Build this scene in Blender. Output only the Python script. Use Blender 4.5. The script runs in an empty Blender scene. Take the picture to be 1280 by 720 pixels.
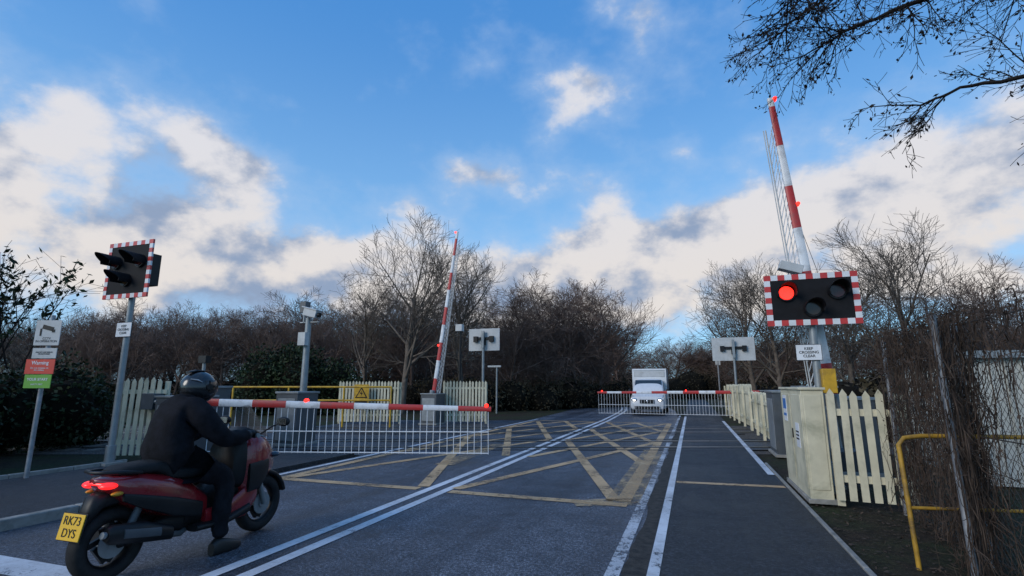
import bpy, math, random
import numpy as np
from mathutils import Vector, Matrix, Euler
random.seed(7)
rnd=random.random
def U(a,b): return a+(b-a)*random.random()
S=bpy.context.scene
S.view_settings.view_transform='Standard'; S.view_settings.look='None'; S.view_settings.exposure=0
COL=S.collection

# ---------------------------------------------------------------- materials
def newmat(name):
    m=bpy.data.materials.new(name); m.use_nodes=True
    nt=m.node_tree; b=nt.nodes['Principled BSDF']; return m,nt,b
def C(c): return (c[0],c[1],c[2],1)
def nd(nt,t,**k):
    n=nt.nodes.new(t)
    for a,v in k.items(): setattr(n,a,v)
    return n
def mth(nt,op,a,b=None,c=None,clamp=False):
    n=nt.nodes.new('ShaderNodeMath'); n.operation=op; n.use_clamp=clamp
    for i,x in enumerate((a,b,c)):
        if x is None: continue
        if isinstance(x,(int,float)): n.inputs[i].default_value=x
        else: nt.links.new(x,n.inputs[i])
    return n.outputs[0]
def mixc(nt,f,a,b,mode='MIX'):
    n=nt.nodes.new('ShaderNodeMix'); n.data_type='RGBA'; n.blend_type=mode
    for s,x in ((n.inputs[0],f),(n.inputs[6],a),(n.inputs[7],b)):
        if isinstance(x,(int,float)): s.default_value=x
        elif isinstance(x,tuple): s.default_value=x if len(x)==4 else C(x)
        else: nt.links.new(x,s)
    return n.outputs[2]
def noise(nt,vec,scale,detail=4,rough=.55,dist=0):
    n=nt.nodes.new('ShaderNodeTexNoise'); n.inputs['Scale'].default_value=scale
    n.inputs['Detail'].default_value=detail; n.inputs['Roughness'].default_value=rough
    n.inputs['Distortion'].default_value=dist
    if vec is not None: nt.links.new(vec,n.inputs['Vector'])
    return n.outputs['Fac']
def ramp(nt,f,lo,hi):
    n=nt.nodes.new('ShaderNodeMapRange'); n.interpolation_type='SMOOTHSTEP'
    nt.links.new(f,n.inputs[0]); n.inputs[1].default_value=lo; n.inputs[2].default_value=hi
    return n.outputs[0]
def objc(nt): return nd(nt,'ShaderNodeTexCoord').outputs['Object']
def bump(nt,b,h,st=.3,d=.01):
    n=nt.nodes.new('ShaderNodeBump'); n.inputs['Strength'].default_value=st; n.inputs['Distance'].default_value=d
    nt.links.new(h,n.inputs['Height']); nt.links.new(n.outputs[0],b.inputs['Normal'])
def mat(name,col,rough=.6,metal=0,var=.2,scale=6,bmp=0,emit=0,coat=0,dirt=None,dirtamt=.5,spec=.5):
    m,nt,b=newmat(name); v=objc(nt)
    n=noise(nt,v,scale,5,.6)
    c=mixc(nt,ramp(nt,n,.3,.7),tuple(x*(1-var) for x in col),tuple(min(1,x*(1+var)) for x in col))
    if dirt:
        n2=noise(nt,v,scale*.45,6,.65,.4)
        f=mth(nt,'MULTIPLY',ramp(nt,n2,.45,.75),dirtamt)
        c=mixc(nt,f,c,dirt)
    nt.links.new(c,b.inputs['Base Color'])
    r=mth(nt,'ADD',mth(nt,'MULTIPLY',n,.2),rough-.1,clamp=True); nt.links.new(r,b.inputs['Roughness'])
    b.inputs['Metallic'].default_value=metal; b.inputs['Specular IOR Level'].default_value=spec
    if coat: b.inputs['Coat Weight'].default_value=coat; b.inputs['Coat Roughness'].default_value=.08
    if emit:
        b.inputs['Emission Color'].default_value=C(col); b.inputs['Emission Strength'].default_value=emit
    if bmp: bump(nt,b,noise(nt,v,scale*6,4,.6),bmp,.01)
    return m
CREAM=mat('cream_paint',(.60,.55,.40),.55,var=.1,scale=3,dirt=(.15,.16,.10),dirtamt=.7,bmp=.1)
GREY=mat('grey_steel',(.26,.28,.29),.45,metal=.4,var=.12,scale=5,dirt=(.1,.09,.08),dirtamt=.4)
GALV=mat('galvanised',(.28,.29,.31),.5,metal=.4,var=.2,scale=9,dirt=(.08,.06,.045),dirtamt=.6)
WIRE=mat('weathered_wire',(.07,.062,.055),.6,metal=.3,var=.3)
LGREY=mat('light_grey_paint',(.46,.47,.47),.5,var=.08,scale=4,dirt=(.2,.2,.18),dirtamt=.4)
DGREY=mat('dark_grey_housing',(.06,.07,.08),.5,var=.15,scale=4,dirt=(.12,.11,.09),dirtamt=.4)
BLACK=mat('black_plastic',(.010,.010,.011),.45,var=.2,spec=.3)
BOARD=mat('board_black',(.010,.010,.012),.7,var=.3,spec=.2)
RUBBER=mat('rubber',(.014,.014,.015),.75,var=.3,scale=20,bmp=.3,spec=.3)
WHITE=mat('white_paint',(.70,.71,.73),.45,var=.05,dirt=(.3,.3,.28),dirtamt=.35)
RED=mat('red_reflective',(.50,.035,.03),.35,var=.1)
YEL=mat('yellow_paint',(.56,.32,.02),.55,var=.15,dirt=(.13,.08,.03),dirtamt=.9)
YELW=mat('weathered_yellow_paint',(.40,.22,.02),.65,var=.25,scale=9,dirt=(.07,.045,.025),dirtamt=1.0)
PLATEY=mat('number_plate_yellow',(.80,.45,.02),.35,var=.03)
SIGNR=mat('sign_red',(.60,.05,.03),.5,var=.05)
SIGNG=mat('sign_green',(.13,.36,.04),.5,var=.05)
BLUE=mat('sticker_blue',(.04,.16,.45),.5)
LITRED=mat('lamp_red_lit',(1,.022,.012),.3,emit=3,var=0)
TAIL=mat('tail_lamp',(1,.02,.02),.3,emit=1.3,var=0)
HEADL=mat('head_lamp_lit',(1,.97,.9),.3,emit=2.5,var=0)
DARKR=mat('lamp_red_unlit',(.05,.008,.008),.15,var=.1)
AMB=mat('lamp_amber_unlit',(.04,.02,.008),.15,var=.1)
GLASS=mat('dark_glass',(.03,.045,.06),.08,var=.1)
VISOR=mat('visor',(.01,.012,.015),.10,var=.1)
MAROON=mat('red_bodywork',(.22,.009,.014),.28,var=.15,coat=.7,dirt=(.05,.02,.018),dirtamt=.5)
CHROME=mat('chrome',(.6,.6,.6),.18,metal=1,var=.05)
JACKET=mat('jacket_fabric',(.009,.009,.012),.85,var=.4,scale=14,bmp=.5,spec=.15)
GLOVE=mat('glove_leather',(.012,.011,.011),.6,var=.2,spec=.3)
HELM=mat('helmet_shell',(.012,.013,.015),.22,var=.1,coat=.4)
SKIN=mat('skin',(.5,.3,.22),.5,var=.1)
SHOE=mat('boot_leather',(.014,.013,.012),.5,var=.2)
BARK=mat('bark',(.125,.102,.084),.9,var=.35,scale=3,spec=.2)
BARKR=mat('twig_brown',(.165,.114,.092),.9,var=.4,scale=.6,spec=.2)
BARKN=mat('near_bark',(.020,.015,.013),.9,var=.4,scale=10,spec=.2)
VINE=mat('dead_vine',(.060,.042,.032),.9,var=.6,scale=6,spec=.2)
LEAFD=mat('dark_leaf',(.022,.034,.013),.6,var=.6,scale=1.2,spec=.2)
LEAFB=mat('bramble_leaf',(.060,.048,.028),.8,var=.6,scale=.7,spec=.2)
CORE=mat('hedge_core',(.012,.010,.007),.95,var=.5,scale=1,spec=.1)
CONC=mat('concrete',(.26,.25,.23),.85,var=.15,scale=8,dirt=(.08,.08,.065),dirtamt=.7,bmp=.3)
WALLM=mat('pale_cladding',(.46,.47,.44),.6,var=.06,scale=2,dirt=(.2,.2,.16),dirtamt=.5)
STEELR=mat('rail_steel',(.24,.23,.22),.3,metal=.8,var=.2)
SLEEP=mat('sleeper_concrete',(.15,.14,.12),.9)

def asphalt(name,c1,c2,rl,rh,grain=90,gc=.5):
    m,nt,b=newmat(name); v=objc(nt)
    n1=noise(nt,v,.55,6,.65,.3); n2=noise(nt,v,grain,2,.5); n3=noise(nt,v,5,5,.7); n5=noise(nt,v,30,3,.7)
    c=mixc(nt,ramp(nt,n1,.38,.62),c1,c2)
    g=mixc(nt,ramp(nt,n2,.38,.72),(.45,.45,.46),(1+gc*2.4,1+gc*2.4,1.05+gc*2.4))
    c=mixc(nt,1.0,c,g,'MULTIPLY')
    c=mixc(nt,1.0,c,mixc(nt,ramp(nt,n5,.40,.64),(.45,.45,.46),(1.65,1.65,1.65)),'MULTIPLY')
    g2=mixc(nt,ramp(nt,n3,.3,.7),(.72,.72,.74),(1.28,1.28,1.28))
    c=mixc(nt,1.0,c,g2,'MULTIPLY')
    mp=nd(nt,'ShaderNodeMapping'); nt.links.new(v,mp.inputs[0]); mp.inputs['Scale'].default_value=(1.5,.06,1)
    n4=noise(nt,mp.outputs[0],1,3,.6)
    c=mixc(nt,1.0,c,mixc(nt,ramp(nt,n4,.35,.65),(.70,.70,.73),(1.25,1.25,1.25)),'MULTIPLY')
    vo=nd(nt,'ShaderNodeTexVoronoi'); vo.feature='DISTANCE_TO_EDGE'; vo.inputs['Scale'].default_value=.45
    wob=nd(nt,'ShaderNodeTexNoise'); wob.inputs['Scale'].default_value=1.5; wob.inputs['Detail'].default_value=6; nt.links.new(v,wob.inputs['Vector'])
    va=nd(nt,'ShaderNodeVectorMath'); va.operation='ADD'; nt.links.new(v,va.inputs[0]); nt.links.new(wob.outputs['Color'],va.inputs[1]); nt.links.new(va.outputs[0],vo.inputs['Vector'])
    crack=mth(nt,'MULTIPLY',mth(nt,'SUBTRACT',1.0,ramp(nt,vo.outputs['Distance'],.002,.012)),ramp(nt,n1,.5,.6))
    c=mixc(nt,mth(nt,'MULTIPLY',crack,.7),c,(.008,.008,.009))
    nt.links.new(c,b.inputs['Base Color'])
    r=nd(nt,'ShaderNodeMapRange'); nt.links.new(ramp(nt,mth(nt,'ADD',mth(nt,'MULTIPLY',n1,.6),mth(nt,'MULTIPLY',n4,.4)),.38,.62),r.inputs[0]); r.inputs[3].default_value=rl; r.inputs[4].default_value=rh
    nt.links.new(r.outputs[0],b.inputs['Roughness'])
    bump(nt,b,mth(nt,'ADD',mth(nt,'ADD',n2,mth(nt,'MULTIPLY',n5,.8)),mth(nt,'MULTIPLY',n3,.4)),.85,.018)
    return m
ROAD=asphalt('asphalt_road',(.044,.048,.059),(.088,.094,.109),.32,.62)
FOOT=asphalt('asphalt_footway',(.019,.021,.025),(.033,.035,.040),.5,.75,140,.3)
DECK=asphalt('crossing_deck',(.030,.033,.040),(.054,.058,.067),.34,.6,60)
def paint(name,col,lo,hi):
    m,nt,b=newmat(name); v=objc(nt)
    w=noise(nt,v,9,8,.75,.2); w2=noise(nt,v,1.1,4,.6); g=noise(nt,v,70,2,.6)
    f=ramp(nt,mth(nt,'ADD',mth(nt,'ADD',mth(nt,'MULTIPLY',w,.5),mth(nt,'MULTIPLY',w2,.3)),mth(nt,'MULTIPLY',g,.2)),lo,hi)
    cc=mixc(nt,ramp(nt,w2,.3,.7),tuple(x*.72 for x in col),col)
    cc=mixc(nt,mth(nt,'MULTIPLY',ramp(nt,w,.45,.7),.35),cc,(.16,.15,.14))
    nt.links.new(cc,b.inputs['Base Color']); b.inputs['Roughness'].default_value=.6
    nt.links.new(mth(nt,'MULTIPLY',f,.96),b.inputs['Alpha'])
    bump(nt,b,g,.3,.006); return m
PW=paint('road_paint_white',(.70,.72,.76),.37,.455)
PWW=paint('road_paint_white_worn',(.56,.58,.62),.44,.53)
PY=paint('road_paint_yellow',(.62,.40,.20),.39,.50)
PYW=paint('worn_yellow',(.52,.36,.19),.44,.60)
def groundm():
    m,nt,b=newmat('earth_and_grass'); v=objc(nt)
    n=noise(nt,v,.35,7,.7); n2=noise(nt,v,14,6,.75); n3=noise(nt,v,60,2,.6)
    c=mixc(nt,ramp(nt,n,.4,.6),(.034,.026,.019),(.028,.038,.016))
    c=mixc(nt,1,c,mixc(nt,ramp(nt,n2,.3,.7),(.5,.5,.5),(1.5,1.4,1.3)),'MULTIPLY')
    c=mixc(nt,1,c,mixc(nt,ramp(nt,n3,.3,.7),(.6,.6,.6),(1.4,1.4,1.4)),'MULTIPLY')
    nt.links.new(c,b.inputs['Base Color']); b.inputs['Roughness'].default_value=.95; b.inputs['Specular IOR Level'].default_value=.2
    bump(nt,b,n2,.8,.05); return m
GROUND=groundm()
def ballastm():
    m,nt,b=newmat('ballast'); v=objc(nt)
    vo=nd(nt,'ShaderNodeTexVoronoi'); vo.inputs['Scale'].default_value=22; nt.links.new(v,vo.inputs['Vector'])
    sep=nd(nt,'ShaderNodeSeparateColor'); nt.links.new(vo.outputs['Color'],sep.inputs[0])
    nt.links.new(mixc(nt,sep.outputs[0],(.04,.033,.03),(.13,.115,.10)),b.inputs['Base Color'])
    b.inputs['Roughness'].default_value=.9; bump(nt,b,vo.outputs['Distance'],1,.05); return m
BALL=ballastm()
def stripe(name,per,axis=0,off=0,ca=(.46,.03,.028),cb=(.70,.71,.73)):
    m,nt,b=newmat(name); v=objc(nt)
    sp=nd(nt,'ShaderNodeSeparateXYZ'); nt.links.new(v,sp.inputs[0])
    f=mth(nt,'GREATER_THAN',mth(nt,'FRACT',mth(nt,'MULTIPLY',mth(nt,'ADD',sp.outputs[axis],off+100*per),1/per)),.5)
    n=noise(nt,v,7,5,.6)
    c=mixc(nt,f,ca,cb); c=mixc(nt,mth(nt,'MULTIPLY',ramp(nt,n,.42,.8),.5),c,(.12,.10,.09))
    nt.links.new(c,b.inputs['Base Color']); b.inputs['Roughness'].default_value=.4; return m
BOOM=stripe('boom_bands',1.5)

# ---------------------------------------------------------------- mesh builder
class MB:
    def __init__(s): s.v=[];s.f=[];s.mi=[];s.mats=[]
    def m(s,mt):
        if mt not in s.mats: s.mats.append(mt)
        return s.mats.index(mt)
    def add(s,vs,fs,mt):
        o=len(s.v); i=s.m(mt); s.v+= [tuple(x) for x in vs]
        for f in fs: s.f.append(tuple(o+k for k in f)); s.mi.append(i)
    def box(s,c,d,mt,rot=None,bev=0):
        hx,hy,hz=d[0]/2,d[1]/2,d[2]/2; c=Vector(c)
        vs=[Vector((x*hx,y*hy,z*hz)) for x in(-1,1) for y in(-1,1) for z in(-1,1)]
        if rot is not None: vs=[rot@v for v in vs]
        s.add([v+c for v in vs],[(0,1,3,2),(4,6,7,5),(0,4,5,1),(2,3,7,6),(0,2,6,4),(1,5,7,3)],mt)
    def tube(s,pts,rads,mt,n=10,caps=True):
        pts=[Vector(p) for p in pts]
        if not isinstance(rads,(list,tuple)): rads=[rads]*len(pts)
        vs=[];fs=[]; ref=None
        for i,p in enumerate(pts):
            d=(pts[min(i+1,len(pts)-1)]-pts[max(i-1,0)]).normalized()
            if ref is None:
                ref=Vector((0,0,1)) if abs(d.z)<.9 else Vector((1,0,0))
            a=d.cross(ref)
            if a.length<1e-4: a=d.cross(Vector((.3,.9,.1)))
            a.normalize(); b=a.cross(d).normalized(); ref=b
            for k in range(n):
                t=2*math.pi*k/n; vs.append(p+(a*math.cos(t)+b*math.sin(t))*rads[i])
        for i in range(len(pts)-1):
            for k in range(n):
                k2=(k+1)%n; fs.append((i*n+k,i*n+k2,(i+1)*n+k2,(i+1)*n+k))
        if caps: fs.append(tuple(range(n))[::-1]); fs.append(tuple((len(pts)-1)*n+k for k in range(n)))
        s.add(vs,fs,mt)
    def loft(s,secs,mt,n=20,axis='y'):
        vs=[];fs=[]
        for (y,cx,cz,hw,hh,e) in secs:
            for k in range(n):
                t=2*math.pi*k/n; ct,st=math.cos(t),math.sin(t)
                x=cx+hw*math.copysign(abs(ct)**(2/e),ct); z=cz+hh*math.copysign(abs(st)**(2/e),st)
                vs.append((x,y,z) if axis=='y' else ((y,x,z) if axis=='x' else (x,z,y)))
        for i in range(len(secs)-1):
            for k in range(n):
                k2=(k+1)%n; fs.append((i*n+k,i*n+k2,(i+1)*n+k2,(i+1)*n+k))
        fs.append(tuple(range(n))[::-1]); fs.append(tuple((len(secs)-1)*n+k for k in range(n)))
        s.add(vs,fs,mt)
    def sphere(s,c,r,mt,nu=20,nv=12,fn=None,rot=None):
        if not isinstance(r,(tuple,list)): r=(r,r,r)
        vs=[];fs=[]; c=Vector(c)
        for j in range(nv+1):
            ph=math.pi*j/nv
            for i in range(nu):
                th=2*math.pi*i/nu
                p=Vector((math.sin(ph)*math.cos(th)*r[0],math.sin(ph)*math.sin(th)*r[1],math.cos(ph)*r[2]))
                if fn: p=fn(p)
                if rot is not None: p=rot@p
                vs.append(p+c)
        for j in range(nv):
            for i in range(nu):
                i2=(i+1)%nu; fs.append((j*nu+i,(j+1)*nu+i,(j+1)*nu+i2,j*nu+i2))
        s.add(vs,fs,mt)
    def torus(s,c,R,rx,rz,mt,nu=36,nv=12,e=2):
        vs=[];fs=[]; c=Vector(c)
        for i in range(nu):
            a=2*math.pi*i/nu
            for j in range(nv):
                b=2*math.pi*j/nv
                rr=R+rz*math.cos(b); x=rx*math.copysign(abs(math.sin(b))**(2/e),math.sin(b))
                vs.append(c+Vector((x,rr*math.cos(a),rr*math.sin(a))))
        for i in range(nu):
            for j in range(nv):
                i2=(i+1)%nu;j2=(j+1)%nv; fs.append((i*nv+j,i*nv+j2,i2*nv+j2,i2*nv+j))
        s.add(vs,fs,mt)
    def obj(s,name,bev=0,parent=None,loc=(0,0,0),rot=(0,0,0),ang=40,sub=0):
        me=bpy.data.meshes.new(name); me.from_pydata(s.v,[],s.f)
        for m in s.mats: me.materials.append(m)
        me.polygons.foreach_set('material_index',s.mi)
        me.polygons.foreach_set('use_smooth',[True]*len(s.f))
        me.update()
        try: me.set_sharp_from_angle(angle=math.radians(ang))
        except Exception: pass
        o=bpy.data.objects.new(name,me); COL.objects.link(o); o.location=loc; o.rotation_euler=rot
        if parent: o.parent=parent
        if bev:
            b=o.modifiers.new('b','BEVEL'); b.width=bev; b.segments=2; b.limit_method='ANGLE'; b.angle_limit=math.radians(50)
        return o
def empty(name,loc=(0,0,0),rot=(0,0,0)):
    o=bpy.data.objects.new(name,None); COL.objects.link(o); o.location=loc; o.rotation_euler=rot; o.empty_display_size=.2; return o
def text(name,body,size,loc,rot,mt,parent=None,bold=0,sl=.85):
    c=bpy.data.curves.new(name,'FONT'); c.body=body; c.size=size; c.align_x='CENTER'; c.align_y='CENTER'; c.extrude=.0008; c.offset=bold
    c.space_line=sl
    c.materials.append(mt); o=bpy.data.objects.new(name,c); COL.objects.link(o); o.location=loc; o.rotation_euler=rot
    if parent: o.parent=parent
    return o
def sheet(name,polys,mt,z):
    b=MB()
    for p in polys: b.add([(x,y,z) for x,y in p],[tuple(range(len(p)))],mt)
    return b.obj(name)
def strip(cl,hw0,hw1):
    out=[];P=[Vector(p) for p in cl]; L=[]
    for i,p in enumerate(P):
        d=(P[min(i+1,len(P)-1)]-P[max(i-1,0)]).normalized(); nrm=Vector((d.y,-d.x)); L.append((p+nrm*hw0,p+nrm*hw1))
    for i in range(len(L)-1): out.append([tuple(L[i][0]),tuple(L[i][1]),tuple(L[i+1][1]),tuple(L[i+1][0])])
    return out
def line(p,q,w):
    p=Vector(p);q=Vector(q);d=(q-p).normalized();n=Vector((d.y,-d.x))*w/2
    return [tuple(p-n),tuple(p+n),tuple(q+n),tuple(q-n)]

# ---------------------------------------------------------------- ground, road, footways, railway
b=MB(); ext=900
b.add([(-ext,-200,-.03),(ext,-200,-.03),(ext,1500,-.03),(-ext,1500,-.03)],[(0,1,2,3)],GROUND); b.obj('ground')
cl=[(-3.75,-12),(-3.75,0),(-3.75,14),(-3.8,24),(-4.0,30)]
x,y,a=-4.0,30,0
for i in range(14):
    a+=.055; x-=math.sin(a)*4; y+=math.cos(a)*4; cl.append((x,y))
sheet('road',strip(cl,-3.4,3.15),ROAD,0.0)
sheet('crossing_apron',[[(-14,12.2),(-7.15,10.3),(-7.15,23),(-14,21)]],DECK,-.006)
b=MB()
def slab(b,x0,x1,y0,y1,z,mt):
    b.box(((x0+x1)/2,(y0+y1)/2,z-.1),(x1-x0,y1-y0,.2),mt)
slab(b,-.46,1.28,-12,62,.012,FOOT); b.obj('pavement')
b=MB(); slab(b,-10.3,-7.28,-12,7.3,.10,FOOT); slab(b,-10.4,-7.28,7.3,10.2,.06,FOOT); b.obj('pavement')
b=MB()
for i in range(21):
    y0=-12+i*.92
    b.box((-7.215,y0+.455,.0),(.125,.91,.24),CONC)
b.obj('kerb',bev=.015)
b=MB()
for i in range(21):
    y0=-12+i*.92
    b.box((-10.38,y0+.455,.05),(.08,.91,.22),CONC)
b.obj('edging_kerb',bev=.01)
b=MB()
for i in range(26):
    y0=-12+i*.92
    b.box((1.315,y0+.455,-.05),(.05,.91,.15),CONC)
b.obj('edging_kerb',bev=.008)
random.seed(31)
N=160
L_=[];R_=[];q=0
for i in range(N+1):
    yy=-2+i*30/N; q=q*.8+U(-.02,.02); L_.append((-.635-q,yy)); R_.append((-.455,yy))
sheet('gutter',[[L_[i],R_[i],R_[i+1],L_[i+1]] for i in range(N)],mat('gutter_dirt',(.030,.026,.022),.9,var=.7,scale=10,bmp=.8),.0035)
W=[]
W+=strip(cl[:9],-.19,-.06); W+=strip(cl[:9],.09,.22)
W+=[line((-7.0,7.6),(-6.98,24),.11)]
W+=[line((-7.12,3.15),(-3.98,3.15),.30)]
sheet('road_marking_white',W,PW,.006)
sheet('road_edge_line',[line((-.76,-12),(-.72,8),.12),line((-.71,8),(-.69,29),.10)],PWW,.0062)
sheet('footway_edge_line',[line((-.40,-12),(-.40,28),.10),line((1.22,10.4),(1.2,25),.11)],PW,.017)
sheet('footway_stop_line',[line((-.33,9.15),(1.26,9.25),.17)],PY,.0165)
Yl=[]
y0,y1,y2=7.35,15.1,22.8
Yl+=[line((-6.75,y0),(-4.05,y0),.20),line((-3.5,y0-.05),(-.90,y0-.1),.20)]
Yl+=[line((-.98,y0+.1),(-.98,y2),.20),line((-6.7,y0+.1),(-6.7,y2),.18),line((-6.6,22.9),(-1,22.9),.2)]
sheet('road_marking_yellow',Yl,PY,.0072)
def hatch(fl):
    out=[]
    for xa,xb in ((-3.5,-1.1),(-6.6,-4.05)):
        for ya in (7.5,11.3,15.1,18.9):
            yb=ya+7.5
            p=[xa,ya];q=[xb,yb]
            if yb>22.7: q=[xa+(xb-xa)*(22.7-ya)/7.5,22.7]
            if fl: p[0]=xa+xb-p[0]; q[0]=xa+xb-q[0]
            out.append(line(p,q,.19))
    return out
sheet('box_junction_hatching',hatch(False),PY,.0084)
sheet('box_junction_hatching',hatch(True),PY,.0096)
sheet('worn_paint_patch',[line((-4.75,9.6),(-5.0,13.4),.40),line((-.99,7.4),(-.97,13.5),.46),line((-1.6,7.15),(-.8,7.5),.4)],PYW,.0108)

R2=Vector((.9452,.3264)); F2=Vector((-.3264,.9452))
def rw(r,f): p=R2*r+F2*f; return (p.x,p.y)
def quad(r0,r1,f0,f1): return [rw(r0,f0),rw(r1,f0),rw(r1,f1),rw(r0,f1)]
sheet('railway_ballast',[quad(-90,90,12.4,21)],BALL,-.018)
sheet('crossing_deck',[quad(-7.2,7.6,13.0,15.6),quad(-7.2,7.6,17.3,19.9)],DECK,.003)
b=MB()
RZ=Matrix.Rotation(math.radians(19.05),3,'Z')
for fc in (14.3,18.6):
    for g in (-.7175,.7175):
        p=rw(0,fc+g); b.box((p[0],p[1],-.006),(170,.07,.05),STEELR,RZ)
        for s_ in(-.085,.085):
            q=rw(0,fc+g+s_); b.box((q[0],q[1],-.020),(15.2,.08,.068),BLACK,RZ)
    for g in (-1.27,1.27):
        q=rw(0,fc+g); b.box((q[0],q[1],-.020),(15.2,.05,.068),BLACK,RZ)
    for i in range(-60,60):
        r=i*.65
        if -8<r<8.5: continue
        p=rw(r,fc); b.box((p[0],p[1],-.045),(.25,2.5,.07),SLEEP,RZ)
b.obj('railway_track')

# ---------------------------------------------------------------- barriers
def boom_obj(name,base,tip,skirt='down',flip=1,house=True,hdim=(.55,.75,1.15),lights=(.02,.5,.98),stub=.7,lr=.032):
    base=Vector(base);tip=Vector(tip); d=tip-base; L=d.length; d.normalize()
    E=empty(name,(base.x,base.y,0))
    if abs(d.z)<.6: yv=Vector((0,0,1)).cross(d).normalized()
    else: yv=Vector((0,1,0))
    zv=d.cross(yv).normalized(); 
    M=Matrix((d,yv,zv)).transposed().to_4x4(); 
    b=MB()
    b.loft([(0,0,0,.05,.085,4),(L*.5,0,0,.045,.07,4),(L,0,0,.04,.05,4)],BOOM,12,axis='x')
    o=b.obj('boom',parent=E); o.matrix_local=Matrix.Translation((0,0,base.z))@M
    b=MB()
    b.tube([(-stub,.22,0),(.25,.22,0)],.045,GREY); b.tube([(-stub,-.22,0),(.25,-.22,0)],.045,GREY)
    b.box((-stub,0,0),(.28,.55,.34),DGREY); b.box((.12,0,0),(.3,.5,.12),GREY); b.tube([(0,-.34,0),(0,.34,0)],.06,GREY)
    o=b.obj('counterweight_arms',parent=E,bev=.01); o.matrix_local=Matrix.Translation((0,0,base.z))@M
    b=MB()
    for t in lights:
        s=-1 if zv.z<0 else 1
        hh=.085-.035*t
        b.tube([(L*t,-.045,s*(hh+.02)),(L*t,.045,s*(hh+.02))],lr,LITRED,12); 
    o=b.obj('boom_lamps',parent=E); o.matrix_local=Matrix.Translation((0,0,base.z))@M
    if house:
        b=MB(); b.box((0,.0,hdim[2]/2),hdim,DGREY); b.box((0,0,hdim[2]+.02),(hdim[0]+.06,hdim[1]+.06,.04),GREY)
        b.box((0,-hdim[1]/2-.008,hdim[2]*.5),(hdim[0]*.8,.012,hdim[2]*.75),GREY)
        b.box((hdim[0]*.25,-hdim[1]/2-.02,hdim[2]*.5),(.03,.02,.12),BLACK)
        b.box((0,0,.03),(hdim[0]+.12,hdim[1]+.12,.06),CONC)
        b.obj('machine_housing',parent=E,bev=.015)
    b=MB()
    if skirt=='down':
        n=int((L-.6)/.145); zb=-base.z+.14
        for i in range(n+1):
            t=.55+i*.145
            zz=d.z*t
            b.tube([(d.x*t,d.y*t,zz-.05),(d.x*t+U(-.012,.012),d.y*t,zb)],.008,WHITE,5)
        t1=.55+n*.145
        for zf in (.02,.45):
            b.tube([(d.x*.55,d.y*.55,zb+zf),(d.x*t1,d.y*t1,zb+zf)],.011,WHITE,6)
        o=b.obj('skirt',parent=E,loc=(0,0,base.z))
    else:
        n=int((L-.9)/.16)
        side=Vector((-flip,0,0)); k=.27
        for i in range(n+1):
            t=.6+i*.16; p=d*t; q=d*(t-.62)+side*k*(1-.35*t/L)
            b.tube([p,q],.007,WHITE,4)
        for dk,rr in ((0,.012),(.035,.008),(-.09,.007)):
            b.tube([d*.15+side*(k+dk),d*(L-.6)+side*(k*.65+dk)],rr,LGREY,6)
        o=b.obj('folded_skirt',parent=E,loc=(0,0,base.z))
        b=MB(); b.tube([(.0,.1,base.z*.9),(flip*.4,.1,1.6),tuple(d*(L*.62)+Vector((0,0,base.z)))],.004,BLACK,4); b.obj('stay_wire',parent=E)
    return E
random.seed(8)
boom_obj('crossing_barrier',(-10.5,8.55,1.2),(-4.06,10.4,1.06),'down',hdim=(.7,.9,1.3),lights=(.4,.985),lr=.04)
boom_obj('crossing_barrier',(2.08,9.35,1.15),(1.62,9.32,6.55),'up',1,house=False,lights=(.63,.995))
boom_obj('crossing_barrier',(3.3,27.2,1.25),(-4.7,27.3,1.2),'down',hdim=(.6,.8,1.3),lights=(.45,.97),lr=.04)
boom_obj('crossing_barrier',(-10.15,19.4,1.1),(-9.2,19.4,8.1),'up',-1,lights=(.3,.995),hdim=(.7,.8,1.2),lr=.045)

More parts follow.
